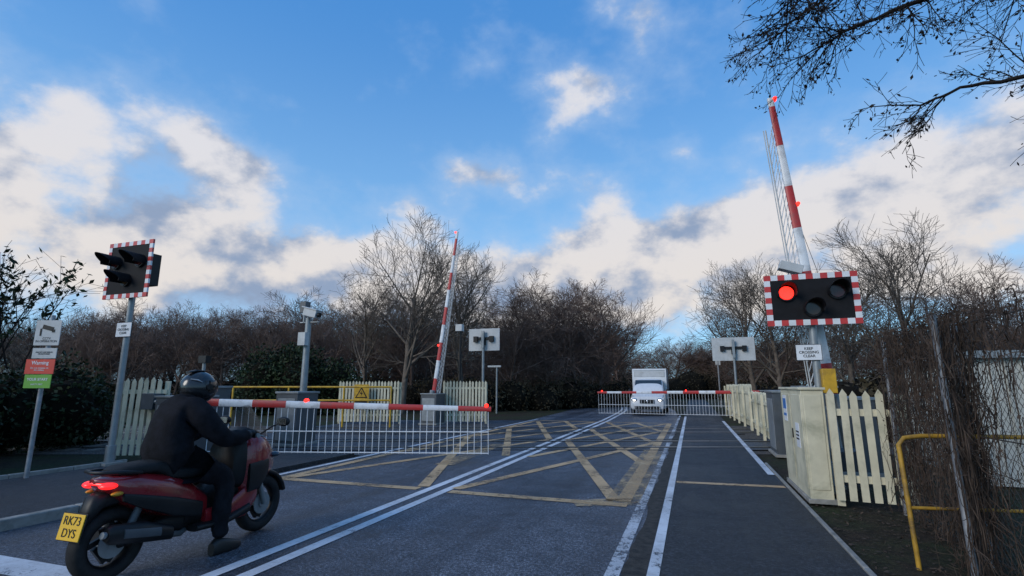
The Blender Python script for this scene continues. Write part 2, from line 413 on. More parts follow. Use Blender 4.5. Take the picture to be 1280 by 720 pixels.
# ---------------------------------------------------------------- signals
def signal(name,loc,zc,w,h,lit=True,plate=None,platex=0,back=False,hl=.34,ps=1):
    E=empty(name,(loc[0],loc[1],0))
    b=MB()
    b.tube([(0,0,0),(0,0,zc+(h*.35))],.057,GREY,16); b.box((0,0,.12),(.34,.34,.05),CONC); b.tube([(0,0,.04),(0,0,.45)],.085,GREY,16)
    b.box((0,-.07,zc),(.12,.1,h*.8),GREY)
    b.obj('post',parent=E,bev=.004)
    s=-1 if not back else 1
    yb=s*.14
    b=MB()
    b.box((0,yb,zc),(w-.02,.03,h-.02),BOARD)
    bw=.085
    nx=max(5,int(round(w/.11))|1); nz=max(3,int(round(h/.11))|1)
    hi=h-2*bw
    for i in range(nx):
        for sz in(-1,1):
            b.box((-w/2+w*(i+.5)/nx,yb+s*.006,zc+sz*(h/2-bw/2)),(w/nx,.036,bw),RED if i%2==0 else WHITE)
    for j in range(nz):
        for sx in(-1,1):
            b.box((sx*(w/2-bw/2),yb+s*.006,zc-hi/2+hi*(j+.5)/nz),(bw,.036,hi/nz),WHITE if j%2==0 else RED)
    if back:
        b.box((0,yb-.035,zc),(w+.02,.03,h+.02),LGREY)
        b.box((0,yb-.09,zc+.05),(w*.62,.08,.12),BLACK)
        for sx in(-.26,0,.26): b.box((sx*w,yb-.12,zc+(.02 if sx else -.12)),(.2,.12,.26),BLACK)
    else:
        b.box((0,.02,zc),(w*.8,.22,h*.55),BLACK)
    b.obj('backboard',parent=E)
    b=MB()
    for (lx,lz,m) in ((-w*.27,h*.13,LITRED if lit else DARKR),(w*.27,h*.13,DARKR),(0,-h*.19,AMB)):
        y0=yb+s*.02
        r=.105
        b.tube([(lx,yb-s*.02,zc+lz),(lx,y0+s*.04,zc+lz)],r+.02,BLACK,20)
        b.tube([(lx,y0+s*.042,zc+lz),(lx,y0+s*.055,zc+lz)],[r,r*.96],m,20)
        n=18; vs=[];fs=[]
        for k in range(n+1):
            t=math.radians(-25)+math.radians(230)*k/n
            ct,st=math.cos(t),math.sin(t)
            ln=hl*(.55+.45*max(0,st))
            for (rr,yy) in ((r+.028,0),(r+.032,s*ln),(r+.02,s*ln),(r+.018,0)):
                vs.append((lx+ct*rr,y0+yy,zc+lz+st*rr))
        for k in range(n):
            for q in range(4):
                fs.append((k*4+q,k*4+(q+1)%4,(k+1)*4+(q+1)%4,(k+1)*4+q))
        b.add(vs,fs,BOARD)
    b.obj('lamp_units',parent=E)
    if plate:
        b=MB(); b.box((platex,-.075,plate),(.40*ps,.012,.27*ps),WHITE); b.box((platex,-.068,plate),(.42*ps,.006,.29*ps),BLACK); b.obj('keep_clear_plate',parent=E)
        text('keep_clear_text','KEEP\nCROSSING\nCLEAR',.066*ps,(platex,-.084,plate),(math.pi/2,0,0),BLACK,E,.0006,1.0)
    return E
signal('level_crossing_signal',(-10.38,7.0),3.80,1.22,1.14,lit=False,plate=2.62,platex=.0,hl=.42)
E=signal('level_crossing_signal',(1.82,9.0),2.86,1.28,.80,lit=True,plate=2.05,platex=-.1,ps=.85)
b=MB(); b.box((-.2,.1,3.42),(.34,.2,.14),LGREY,Matrix.Rotation(.35,3,'Y')); b.tube([(0,0,3.1),(-.1,.1,3.38)],.02,GREY); b.box((.12,-.1,1.62),(.18,.12,.36),YEL); b.obj('detector_and_phone',parent=E,bev=.008)
signal('level_crossing_signal',(-9.0,22.0),3.65,1.5,1.0,lit=False,back=True)
signal('level_crossing_signal',(2.0,27.0),3.3,1.9,1.1,lit=False,back=True)

# ---------------------------------------------------------------- picket fences
def fence(name,p,q,h=1.5,sp=.135,w=.085,z0=.08):
    p=Vector(p);q=Vector(q); L=(q-p).length; d=(q-p).normalized(); a=math.atan2(d.y,d.x)
    b=MB(); n=int(L/sp)
    for i in range(n+1):
        x=i*sp; hh=h+U(-.02,.02); t=U(-.012,.012)
        vs=[(x-w/2,-.011,z0),(x+w/2,-.011,z0),(x+w/2+t,-.011,hh-.07),(x+t,-.011,hh),(x-w/2+t,-.011,hh-.07)]
        vs+=[(X,.011,Z) for X,Y,Z in vs]
        b.add(vs,[(0,1,2,3,4),(9,8,7,6,5)]+[(k,5+k,5+(k+1)%5,(k+1)%5) for k in range(5)],CREAM)
    for z in (.35,h-.3): b.box((L/2,.035,z),(L+.04,.045,.09),CREAM)
    k=max(2,int(L/1.8)+1)
    for i in range(k): b.box((L*i/(k-1),.09,h*.48),(.09,.07,h*.96),CREAM)
    return b.obj(name,loc=(p.x,p.y,0),rot=(0,0,a))
fence('picket_fence',(1.76,8.1),(2.56,8.02),1.5)
fence('picket_fence',(-11.85,8.0),(-11.0,8.4),1.72)
fence('picket_fence',(-14.0,18.4),(-11.6,19.2),1.75)
fence('picket_fence',(-9.9,19.9),(-8.2,20.4),1.75)
fence('picket_fence',(2.0,20.5),(1.7,29.5),1.6)
fence('picket_fence',(1.95,14.9),(2.0,20.3),1.35)

E=empty('equipment_cabinet')
b=MB(); b.box((1.56,9.05,.76),(.28,1.7,1.46),CREAM); b.box((1.56,9.05,1.51),(.33,1.76,.035),CREAM); b.box((1.56,9.05,.03),(.34,1.76,.06),CONC)
b.box((1.416,8.62,.8),(.012,.78,1.25),CREAM); b.box((1.416,9.47,.8),(.012,.78,1.25),CREAM); b.box((1.405,8.98,.85),(.02,.03,.14),BLACK)
b.box((1.558,8.196,.8),(.22,.012,1.25),CREAM)
b.obj('casing',parent=E,bev=.008)
b=MB(); b.box((1.406,9.5,1.2),(.006,.3,.4),WHITE); b.box((1.402,9.5,1.27),(.006,.26,.16),BLUE); b.box((1.402,9.5,1.1),(.006,.24,.04),BLUE); b.box((1.406,8.6,.85),(.006,.26,.34),WHITE);b.box((1.402,8.6,.9),(.006,.2,.02),BLACK);b.box((1.402,8.6,.85),(.006,.2,.02),BLACK);b.box((1.402,8.6,.8),(.006,.2,.02),BLACK)
b.obj('labels',parent=E)
for (x,y,w,d,h) in ((2.0,13.6,.6,1.1,1.4),(2.7,11.4,.7,1.0,1.3),(3.0,15.5,.8,1.2,1.5)):
    b=MB(); b.box((0,0,h/2),(w,d,h),DGREY); b.box((0,0,h+.02),(w+.06,d+.06,.05),GREY); b.box((-w/2-.006,0,h*.5),(.01,d*.8,h*.8),GREY); b.box((0,0,.03),(w+.1,d+.1,.06),CONC); b.obj('relay_cabinet',bev=.012,loc=(x,y,0))
for (x,y,h) in ((-11.2,9.6,1.5),(-10.2,11.6,1.35)):
    b=MB(); b.box((0,0,h/2),(.7,.8,h),DGREY); b.box((0,0,h+.02),(.76,.86,.05),GREY); b.box((0,-.406,h/2),(.56,.012,h*.8),GREY); b.box((0,0,.03),(.8,.9,.06),CONC); b.obj('relay_cabinet',bev=.012,loc=(x,y,0))

b=MB()
pp=[(-16.6,15.4),(-14.6,16.1),(-12.6,16.8),(-10.9,17.4)]
for z in(1.0,1.5):
    b.tube([(x,y,z) for x,y in pp],.035,YEL,8)
for x,y in pp: b.tube([(x,y,-.02),(x,y,1.5)],.035,YEL,8)
b.obj('handrail')
b=MB()
b.tube([(1.78,5.75,-.03),(1.75,5.75,1.02),(1.80,5.76,1.08),(1.95,5.8,1.1),(4.8,6.3,1.1)],.020,YELW,10)
b.tube([(1.76,5.75,.48),(4.8,6.3,.48)],.015,YELW,10); b.tube([(4.8,6.3,-.03),(4.8,6.3,1.1)],.024,YELW,10); b.tube([(3.2,6.01,-.03),(3.2,6.01,1.1)],.024,YELW,10)
b.obj('handrail')

E=empty('cctv_warning_sign',(-10.15,5.6,0),(0,0,math.radians(16)))
b=MB(); b.tube([(0,0,.0),(0,0,2.72)],.035,GALV,12); b.obj('post',parent=E)
b=MB(); b.box((0,-.045,2.42),(.44,.012,.42),LGREY); b.box((0,-.045,2.08),(.42,.012,.17),LGREY); b.box((-.04,-.045,1.86),(.5,.012,.24),SIGNR); b.box((-.04,-.045,1.62),(.46,.012,.22),SIGNG); b.obj('plates',parent=E)
b=MB()
b.box((-.0,-.054,2.50),(.20,.004,.07),BLACK,Matrix.Rotation(.25,3,'Y')); b.box((.1,-.054,2.45),(.05,.004,.05),BLACK); b.box((-.12,-.054,2.43),(.03,.004,.12),BLACK); b.obj('pictogram',parent=E)
text('t1','CCTV\nIN OPERATION',.055,(0,-.053,2.30),(math.pi/2,0,0),BLACK,E)
text('t2','IMAGES ARE BEING\nMONITORED',.035,(0,-.053,2.08),(math.pi/2,0,0),BLACK,E)
text('t3','Warning',.085,(-.04,-.053,1.92),(math.pi/2,0,0),WHITE,E,.001)
text('t4','Do not trespass on\nthe railway',.04,(-.04,-.053,1.82),(math.pi/2,0,0),WHITE,E)
text('t5','YOUR START',.06,(-.04,-.053,1.65),(math.pi/2,0,0),WHITE,E,.001)
text('t6','SAFETY FIRST',.035,(-.04,-.053,1.57),(math.pi/2,0,0),WHITE,E)
E=empty('warning_triangle_sign',(-13.0,18.5,0),(0,0,math.radians(18)))
b=MB(); b.box((0,-.03,1.15),(.62,.012,.9),YEL); b.add([(-.26,-.042,1.05),(.26,-.042,1.05),(0,-.042,1.5)],[(0,1,2)],BLACK); b.add([(-.19,-.046,1.09),(.19,-.046,1.09),(0,-.046,1.42)],[(0,1,2)],YEL)
b.add([(.02,-.05,1.36),(-.06,-.05,1.22),(0,-.05,1.22),(-.02,-.05,1.11),(.06,-.05,1.26),(.0,-.05,1.26)],[(0,1,2,3,4,5)],BLACK); b.tube([(0,0,0),(0,0,1.6)],.03,GALV,8); b.box((0,-.046,.86),(.5,.004,.14),BLACK); b.obj('panel',parent=E)

E=empty('cctv_mast',(-12.7,14.7,0))
b=MB(); b.tube([(0,0,0),(0,0,3.9)],[.13,.1],GREY,16); b.box((0,0,.02),(.5,.5,.05),CONC); b.tube([(-.35,0,3.75),(.45,0,3.75)],.03,GREY); b.box((0,-.2,3.15),(.3,.2,.45),LGREY)
b.obj('mast',parent=E)
b=MB(); b.box((.25,-.15,4.05),(.55,.28,.26),LGREY,Matrix.Rotation(.25,3,'Y')); b.box((.25,-.15,4.2),(.66,.34,.04),LGREY,Matrix.Rotation(.25,3,'Y')); b.box((-.2,0,4.3),(.25,.25,.4),DGREY); b.tube([(-.2,0,3.75),(-.2,0,4.3)],.04,GREY); b.tube([(.52,-.15,3.98),(.6,-.15,3.96)],.09,BLACK); b.obj('camera_head',parent=E,bev=.01)
b=MB(); b.tube([(0,0,0),(0,0,2.65)],.05,GREY,10); b.box((-.15,0,2.65),(.8,.1,.1),LGREY); b.obj('sign_post',loc=(-10.6,28,0))
b=MB(); b.tube([(0,0,0),(0,0,2.3)],.05,GREY,10); b.box((0,0,2.35),(.3,.2,.22),BLACK); b.obj('railway_ground_signal',loc=(-14.2,12.0,0))
b=MB(); b.tube([(0,0,0),(0,0,4.1)],.045,BLACK,10); b.box((0,-.1,4.1),(.3,.25,.3),LGREY); b.obj('marker_post',loc=(-9.7,21.0,0))
b=MB(); b.tube([(0,0,0),(0,0,5.1),(-.1,0,5.3),(-.9,0,5.35)],[.07,.05,.04,.03],GALV,10); b.box((-1.1,0,5.33),(.5,.16,.08),LGREY); b.obj('street_lamp',loc=(9.8,26.6,0))
b=MB(); b.tube([(0,0,0),(0,0,3.6)],.05,GALV,10); b.box((0,0,3.3),(.35,.03,.5),LGREY); b.obj('road_sign',loc=(1.9,41,0))

# ---------------------------------------------------------------- chain-link fence with dead vines
random.seed(17)
E=empty('chain_link_fence')
b=MB()
X0=2.42; Z1=2.12
for y in (8.0,6.05,4.1,2.2): b.tube([(X0,y,-.03),(X0,y,Z1+.02)],.028,GALV,10)
b.tube([(2.08,5.5,-.03),(2.06,5.5,Z1+.05)],.026,GALV,10)
for z in (Z1,.06): b.tube([(2.07,5.5,z),(X0,6.05,z)],.006,WIRE,5)
for z in (Z1,.06,1.1): b.tube([(X0,2.2,z),(X0,8.0,z)],.006,WIRE,5)
b.obj('posts',parent=E)
b=MB(); sp=.075
L=5.8
c=-Z1
while c<L:
    ya=max(c,0); za=ya-c; yb=min(c+Z1,L); zb=yb-c
    if yb>ya: 
        b.tube([(X0-.002,2.2+ya,za),(X0-.002,2.2+yb,zb)],.0019,WIRE,3,False)
        b.tube([(X0+.002,2.2+ya,Z1-za),(X0+.002,2.2+yb,Z1-zb)],.0019,WIRE,3,False)
    c+=sp
L2=.645; c=-Z1; dx,dy=.34/L2,.55/L2
while c<L2:
    ya=max(c,0); za=ya-c; yb=min(c+Z1,L2); zb=yb-c
    if yb>ya:
        b.tube([(2.08+dx*ya,5.5+dy*ya,za),(2.08+dx*yb,5.5+dy*yb,zb)],.0019,WIRE,3,False)
        b.tube([(2.083+dx*ya,5.498+dy*ya,Z1-za),(2.083+dx*yb,5.498+dy*yb,Z1-zb)],.0019,WIRE,3,False)
    c+=sp
b.obj('mesh',parent=E)
b=MB()
def vine(p,n,vert,rr,lo,hi,zm):
    pts=[p.copy()]; a=U(0,6.28) if not vert else random.choice((0,math.pi))+U(-.4,.4); az_=U(0,6.28)
    for s in range(n):
        a+=U(-.6,.6); az_+=U(-.8,.8); st=U(.05,.13)
        if vert: a=a*.85+(0 if math.cos(a)>0 else math.pi*.15)
        h=math.sin(a)*st
        p=p+Vector((h*math.cos(az_)*.5,h*(.8 if math.sin(az_)>0 else -.8),math.cos(a)*st))
        p=Vector((min(max(p.x,lo[0]),hi[0]),min(max(p.y,lo[1]),hi[1]),min(max(p.z,0),zm)))
        pts.append(p.copy())
    b.tube(pts,[rr*(1-.6*j/len(pts)) for j in range(len(pts))],VINE,3,False)
for i in range(1400):
    k=rnd()
    if k<.60: y=U(5.8,8.1); z=U(0,2.1)
    elif k<.85: y=U(3.4,8.1); z=U(1.75,2.15)
    else: y=U(3.4,8.1); z=U(0,2.0)
    vine(Vector((X0+U(-.08,.08),y,z)),random.randint(5,14),rnd()<.55,U(.002,.0065),(X0-.16,3,0),(X0+.16,8.15,0),Z1+U(0,.2))
for i in range(420):
    t=rnd(); vine(Vector((1.98+.42*t+U(-.07,.07),5.35+.6*t+U(-.1,.1),U(0,2.0))),random.randint(5,14),rnd()<.6,U(.002,.0055),(1.86,5.15,0),(2.45,6.1,0),2.15+U(0,.1))
for i in range(1800):
    y=U(5.8,8.15) if rnd()<.6 else U(3.6,8.1); z=U(0,2.1) if rnd()<.6 else U(1.75,2.25)
    c=Vector((X0+U(-.12,.12),y,z)); s=U(.008,.02)
    r=Euler((U(0,6),U(0,6),U(0,6))).to_matrix()
    b.add([c+r@Vector(v) for v in((-s,-s*.6,0),(s,-s*.5,0),(s*.8,s*.6,0),(-s*.7,s*.6,.3*s))],[(0,1,2,3)],VINE)
b.obj('dead_vine',parent=E)

E=empty('railway_hut',(6.6,12.0,0))
b=MB(); b.box((0,0,1.0),(4.4,3,2.0),WALLM)
for i in range(23): b.box((-2.2+i*.2,-1.51,1.0),(.03,.03,2.0),WALLM)
for i in range(15): b.box((-2.21,-1.45+i*.2,1.0),(.03,.03,2.0),WALLM)
b.box((0,0,2.05),(4.7,3.3,.12),GREY); b.box((.6,-1.54,.95),(.85,.05,1.85),LGREY); b.obj('walls_and_roof',parent=E)

# ---------------------------------------------------------------- vegetation
class TM:
    def __init__(s): s.v=[];s.f=[]
    def tube(s,pts,rads,n):
        o=len(s.v); ref=Vector((.31,.87,.38))
        for i,p in enumerate(pts):
            d=(pts[min(i+1,len(pts)-1)]-pts[max(i-1,0)])
            a=d.cross(ref); 
            if a.length<1e-6: a=Vector((1,0,0))
            a.normalize(); bb=a.cross(d); bb.normalize()
            for k in range(n):
                t=6.28318*k/n; q=p+(a*math.cos(t)+bb*math.sin(t))*rads[i]; s.v.append((q.x,q.y,q.z))
        for i in range(len(pts)-1):
            for k in range(n):
                k2=(k+1)%n; s.f.append((o+i*n+k,o+i*n+k2,o+(i+1)*n+k2,o+(i+1)*n+k))
    def mesh(s,name,mt):
        me=bpy.data.meshes.new(name); me.from_pydata(s.v,[],s.f); me.materials.append(mt)
        me.polygons.foreach_set('use_smooth',[True]*len(s.f)); me.update(); return me
def rv(): return Vector((random.gauss(0,1),random.gauss(0,1),random.gauss(0,1))).normalized()
def grow(T,p,d,L,r,lev,maxlev,kids,up=.12,wob=.18,minr=.006,ratio=(.5,.75),start=.25,ang=(.5,1.0)):
    seg=max(2,5-lev); pts=[p.copy()]; dd=d.normalized(); q=p.copy(); dirs=[dd.copy()]
    for i in range(seg):
        dd=(dd+rv()*wob+Vector((0,0,up))).normalized(); q=q+dd*(L/seg); pts.append(q.copy()); dirs.append(dd.copy())
    rr=[max(minr,r*(1-.62*i/seg)) for i in range(seg+1)]
    T.tube(pts,rr,6 if lev==0 else (5 if lev==1 else 3))
    if lev>=maxlev: return
    n=kids[lev]
    for k in range(n):
        t=start+(1-start)*(k+rnd()*.9)/n
        fi=t*seg; i=min(int(fi),seg-1); fr=fi-i
        bp=pts[i].lerp(pts[i+1],fr); bd=dirs[i+1]
        ax=bd.cross(rv()).normalized(); a=U(*ang)
        nd_=(Matrix.Rotation(a,3,ax)@bd)
        ln=L*U(*ratio)*(1.15-.5*t)
        grow(T,bp,nd_,ln,max(minr,rr[i]*.55),lev+1,maxlev,kids,up,wob*1.15,minr,ratio,.12 if lev>0 else .15,ang)
def tree_mesh(seed,h,kids,start=.25,up=.12,minr=.010,ang=(.5,1.0),mt=BARK,trunk=.16,ratio=(.5,.75)):
    random.seed(seed); T=TM(); grow(T,Vector((0,0,-.1)),Vector((0,0,1)),h*.72,trunk,0,4,kids,up,.10,minr,ratio,start,ang); return T.mesh('tree_mesh',mt)
TR=[tree_mesh(11,10,(10,7,6,4),start=.22,up=.10,trunk=.22,minr=.009,ratio=(.55,.85)),
    tree_mesh(12,10,(12,7,6,5),start=.12,up=.08,trunk=.17,mt=BARKR),
    tree_mesh(13,10,(13,7,6,5),start=.08,up=.05,trunk=.15,mt=BARKR,ang=(.6,1.15)),
    tree_mesh(14,10,(11,8,6,5),start=.10,up=.07,trunk=.15,mt=BARKR),
    tree_mesh(19,10,(9,7,5,4),start=.25,up=.12,trunk=.20,minr=.009,ratio=(.5,.8))]
for t in TR: t['zz']=max(v.co.z for v in t.vertices)
random.seed(5)
def place(name,k,x,y,h,wx=1.0,parent=None):
    o=bpy.data.objects.new(name,TR[k]); COL.objects.link(o); s=h/TR[k]['zz']; o.location=(x,y,0); o.scale=(s*wx,s*wx,s); o.rotation_euler=(0,0,U(0,6.28))
    if parent: o.parent=parent
    return o
for (k,x,y,h,w) in ((0,-15.7,26.2,11.8,.95),(4,-13.2,29.0,11.2,.95),(4,-19.5,28.3,9.8,1.0),(3,-18,31,8.6,1.1),
    (2,-11.7,33,8.6,1.1),(3,-9.8,35.5,9.6,1.1),(2,-8.0,37.5,9.9,1.1),(1,-6.8,40,9.4,1.1),(3,-12.5,37,8.8,1.2),(2,-10,41,9.0,1.2),
    (4,3.9,37,10.4,1.1),(0,4.8,33,9.4,1.0),(2,7.5,36,7.5,1.2),(0,8.4,25.5,8.9,1.0),(4,7.2,28.5,8.2,1.1),(3,10.6,24,6.4,1.1)):
    place('bare_tree',k,x,y,h,w)
TL=empty('tree_line')
for i in range(36):
    t=i/35; place('tree',random.choice((1,2,3,4)),-72+50*t+U(-2,2),23+17*t+U(-3,4),U(6.6,9.9),1.25,TL)
for i in range(12):
    t=i/11; place('tree',random.choice((1,2,3)),-40+16*t+U(-1,1),25+5*t+U(-1.5,1.5),U(5.5,7.6),1.2,TL)
for i in range(16):
    t=i/15; place('tree',random.choice((1,2,3)),-30+22*t+U(-1,1),46+9*t+U(-2,2),U(7.5,9.5),1.3,TL)
for i in range(34):
    t=i/33; place('tree',random.choice((1,2,3)),-2+50*t+U(-1,1),(74-14*t)+U(-3,3),U(6.5,8.5),1.4,TL)
for i in range(14):
    place('tree',random.choice((1,2,3)),-34+40*i/13+U(-1,1),74+U(-3,3),U(6.0,7.2),1.5,TL)
for i in range(12):
    t=i/11; place('tree',random.choice((1,2,3)),10+16*t+U(-1,1),31-6*t+U(-2,2),U(4.6,6.2),1.3,TL)

def leafmass(name,blobs,n,size,mt,core=True,aspect=.55,cs=.74):
    rs=np.random.RandomState(len(name)*7+n); vol=np.array([b[3]*b[4]*b[5] for b in blobs]); pr=vol**.75; pr/=pr.sum()
    idx=rs.choice(len(blobs),n,p=pr); B=np.array(blobs)[idx]
    d=rs.normal(size=(n,3)); d/=np.linalg.norm(d,axis=1)[:,None]
    rad=rs.uniform(.5,1.1,n)**.6*(1+.12*np.sin(d[:,0]*9+B[:,0])+.12*np.sin(d[:,2]*11+B[:,1]))
    c=B[:,:3]+d*B[:,3:]*rad[:,None]
    keep=c[:,2]>-.02; c=c[keep]; n=len(c)
    a=rs.normal(size=(n,3)); a/=np.linalg.norm(a,axis=1)[:,None]; b_=np.cross(a,rs.normal(size=(n,3))); b_/=np.linalg.norm(b_,axis=1)[:,None]
    s=(size*rs.uniform(.5,1.3,n))[:,None]
    V=np.stack([c-a*s,c+b_*s*aspect,c+a*s,c-b_*s*aspect],1).reshape(-1,3)
    F=np.arange(n*4).reshape(-1,4)
    me=bpy.data.meshes.new(name); me.from_pydata(V.tolist(),[],F.tolist()); me.materials.append(mt); me.update()
    o=bpy.data.objects.new(name,me); COL.objects.link(o)
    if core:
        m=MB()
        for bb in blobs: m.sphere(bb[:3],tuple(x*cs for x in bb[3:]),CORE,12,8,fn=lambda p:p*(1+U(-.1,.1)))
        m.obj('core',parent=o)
    return o
def twigmass(name,blobs,n,ln,w,mt,parent=None):
    rs=np.random.RandomState(n); vol=np.array([b[3]*b[4]*b[5] for b in blobs]); pr=vol/vol.sum(); idx=rs.choice(len(blobs),n,p=pr); B=np.array(blobs)[idx]
    d=rs.normal(size=(n,3)); d/=np.linalg.norm(d,axis=1)[:,None]; c=B[:,:3]+d*B[:,3:]*(rs.uniform(0,1,n)**.5)[:,None]
    dr=rs.normal(size=(n,3))*.6+np.array([0,0,.8])+d*.7; dr/=np.linalg.norm(dr,axis=1)[:,None]
    sd=np.cross(dr,rs.normal(size=(n,3))); sd/=np.linalg.norm(sd,axis=1)[:,None]; L=(ln*rs.uniform(.5,1.4,n))[:,None]
    V=np.stack([c-sd*w,c+sd*w,c+dr*L],1).reshape(-1,3); F=np.arange(n*3).reshape(-1,3)
    me=bpy.data.meshes.new(name); me.from_pydata(V.tolist(),[],F.tolist()); me.materials.append(mt); me.update()
    o=bpy.data.objects.new(name,me); COL.objects.link(o); o.parent=parent; return o
bl=[]
for i in range(22):
    t=i/21; bl.append((-13.1-U(0,2.2),0.5+5.6*t,U(.9,1.5),U(.9,1.4),U(.9,1.3),U(1.0,1.5)))
for i in range(8): bl.append((-13.5-U(0,2),U(1.5,6.5),U(2.0,2.7),U(.6,.9),U(.6,.9),U(.5,.8)))
for i in range(8): bl.append((-14.6-U(0,2),U(6,10),U(.6,1.1),U(.8,1.1),U(.8,1.1),U(.9,1.3)))
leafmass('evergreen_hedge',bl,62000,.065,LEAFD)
T=TM(); random.seed(3)
for i in range(22):
    grow(T,Vector((-13.4+U(-1,1),U(2.5,7.0),1.9)),Vector((U(-.3,.3),U(-.3,.3),1)),U(1.3,2.1),.02,2,4,(0,0,5,4),.05,.2,.004)
me=T.mesh('shrub',BARKN); o=bpy.data.objects.new('shrub',me); COL.objects.link(o)
rs=np.random.RandomState(12); V=np.array(T.v); sel=V[V[:,2]>2.4]; sel=sel[rs.choice(len(sel),1900)]
def leaves_at(name,c,size,mt,parent,rs,asp=.4,down=.3):
    c=c+rs.normal(size=c.shape)*.03; a=rs.normal(size=c.shape); a[:,2]-=down; a/=np.linalg.norm(a,axis=1)[:,None]; bb=np.cross(a,rs.normal(size=c.shape)); bb/=np.linalg.norm(bb,axis=1)[:,None]
    s=(size*rs.uniform(.6,1.4,len(c)))[:,None]; VV=np.stack([c-a*s,c+bb*s*asp,c+a*s,c-bb*s*asp],1).reshape(-1,3)
    me=bpy.data.meshes.new(name); me.from_pydata(VV.tolist(),[],np.arange(len(VV)).reshape(-1,4).tolist()); me.materials.append(mt); l=bpy.data.objects.new(name,me); COL.objects.link(l); l.parent=parent
leaves_at('shrub_leaves',sel,.07,LEAFD,o,rs)
random.seed(44)
bl=[]
for i in range(60):
    t=i/59; bl.append((-62+50*t+U(-1,1),22+11*t+U(-2,2),U(.4,.9),U(1.5,2.6),U(1.2,2),U(.9,1.8)))
for i in range(26):
    t=i/25; bl.append((-14+8.5*t+U(-.6,.6),29+11*t+U(-1,1),U(.4,.8),U(1,1.7),U(1,1.6),U(.9,1.5)))
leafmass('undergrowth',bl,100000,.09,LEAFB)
bl=[]
for i in range(34):
    t=i/33; bl.append((3.4+20*t+U(-.5,.5),40-24*t+U(-2,2)*1,U(.6,1.0),U(1,1.8),U(1,1.8),U(.9,1.5)))
for i in range(22):
    t=i/21; bl.append((5+7*t+U(-.5,.5),19-3*t+U(-1,1),U(.5,1),U(.8,1.3),U(.8,1.3),U(.9,1.5)))
for i in range(40):
    t=i/39; bl.append((-45+55*t+U(-1,1),68+U(-2,2),U(.8,1.6),U(2,3),2,U(1.8,2.8)))
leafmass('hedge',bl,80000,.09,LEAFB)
bl=[(-20.5,23.5,1.6,1.6,1.5,2.0),(-22.6,23,1.5,1.5,1.5,1.9),(-19,24.5,1.3,1.4,1.3,1.7),(-21.6,24,2.7,1.0,1.0,1.2)]
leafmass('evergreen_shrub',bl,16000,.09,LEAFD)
bl=[]
for (x,y,h) in ((-11.7,33,8.2),(-9.8,35.5,9.2),(-8.0,37.5,9.5),(-6.8,40,9.0),(-13.2,35,8.0),(-14.5,31,7.5)):
    bl.append((x,y,h*.52,2.5,2.2,h*.42))
twigmass('twigs',bl,12000,.55,.008,BARKR,TL)
bl=[]
for i in range(40):
    t=i/39; h=U(6.0,9.0); bl.append((-72+50*t,23+17*t+U(-2,2),h*.5,2.4,2.2,h*.45))
for i in range(16):
    t=i/15; bl.append((-30+22*t,46+9*t,4.2,2.6,2.2,3.8))
for i in range(24):
    t=i/23; bl.append((-2+50*t,(74-14*t),3.6,3,2.2,3.3))
twigmass('twigs',bl,46000,.8,.013,BARKR,TL)

random.seed(21); T=TM()
def limb(pts,r0,r1,dens,ll=1.1):
    P=[Vector(p) for p in pts]
    Q=[]
    for i in range(len(P)-1):
        a=P[max(i-1,0)];b_=P[i];c=P[i+1];d=P[min(i+2,len(P)-1)]
        for k in range(6):
            t=k/6; Q.append(.5*((2*b_)+(c-a)*t+(2*a-5*b_+4*c-d)*t*t+(3*b_-a-3*c+d)*t**3)+rv()*.03)
    Q.append(P[-1]); n=len(Q)
    T.tube(Q,[r0+(r1-r0)*i/(n-1) for i in range(n)],6)
    for i in range(3,n):
        for _ in range(dens):
            if rnd()<.70:
                dd=(Q[i]-Q[i-1]).normalized(); nd_=(dd*.8+rv()*.85+Vector((0,0,-.20))).normalized()
                grow(T,Q[i],nd_,ll*U(.5,1.25)*(1.1-.4*i/n),.012,2,4,(0,0,5,4),-.05,.24,.0036,(.45,.7),.2,(.4,.9))
T.tube([Vector((7.8,6.4,-.1)),Vector((7.75,6.45,2)),Vector((7.6,6.5,4.5)),Vector((7.5,6.6,7)),Vector((7.4,6.7,9.5))],[.28,.22,.17,.11,.04],10)
limb([(7.6,6.5,4.4),(5.9,7.1,6.2),(4.4,7.5,6.75),(3.0,7.3,6.5),(1.9,7.0,5.95)],.085,.010,3,1.1)
limb([(7.6,6.5,3.8),(6.0,7.3,5.1),(4.8,7.8,5.45),(3.7,7.7,5.4),(2.9,7.6,5.15)],.06,.008,2,1.0)
limb([(7.5,6.6,5.6),(5.4,6.8,7.6),(4.0,6.9,7.9),(2.7,6.9,7.3),(1.5,6.8,6.5)],.075,.010,3)
limb([(7.5,6.6,6.2),(5.4,7.8,7.4),(3.8,8.2,7.8),(2.4,8.2,7.5),(1.6,8.0,6.9)],.06,.010,2)
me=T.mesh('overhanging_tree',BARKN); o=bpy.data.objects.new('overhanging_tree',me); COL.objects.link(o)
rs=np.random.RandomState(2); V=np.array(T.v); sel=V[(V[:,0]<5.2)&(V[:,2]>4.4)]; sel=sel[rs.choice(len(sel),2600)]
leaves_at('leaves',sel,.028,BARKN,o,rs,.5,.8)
rs=np.random.RandomState(9); n=5000
c=np.stack([rs.uniform(1.36,6,n),rs.uniform(2,12,n),rs.uniform(-.025,.0,n)],1); a=rs.normal(size=(n,3))*[1,1,.25]; a/=np.linalg.norm(a,axis=1)[:,None]; bb=np.cross(a,[0,0,1]); s=rs.uniform(.012,.03,n)[:,None]
VV=np.stack([c-a*s,c+bb*s*.6,c+a*s,c-bb*s*.6],1).reshape(-1,3)
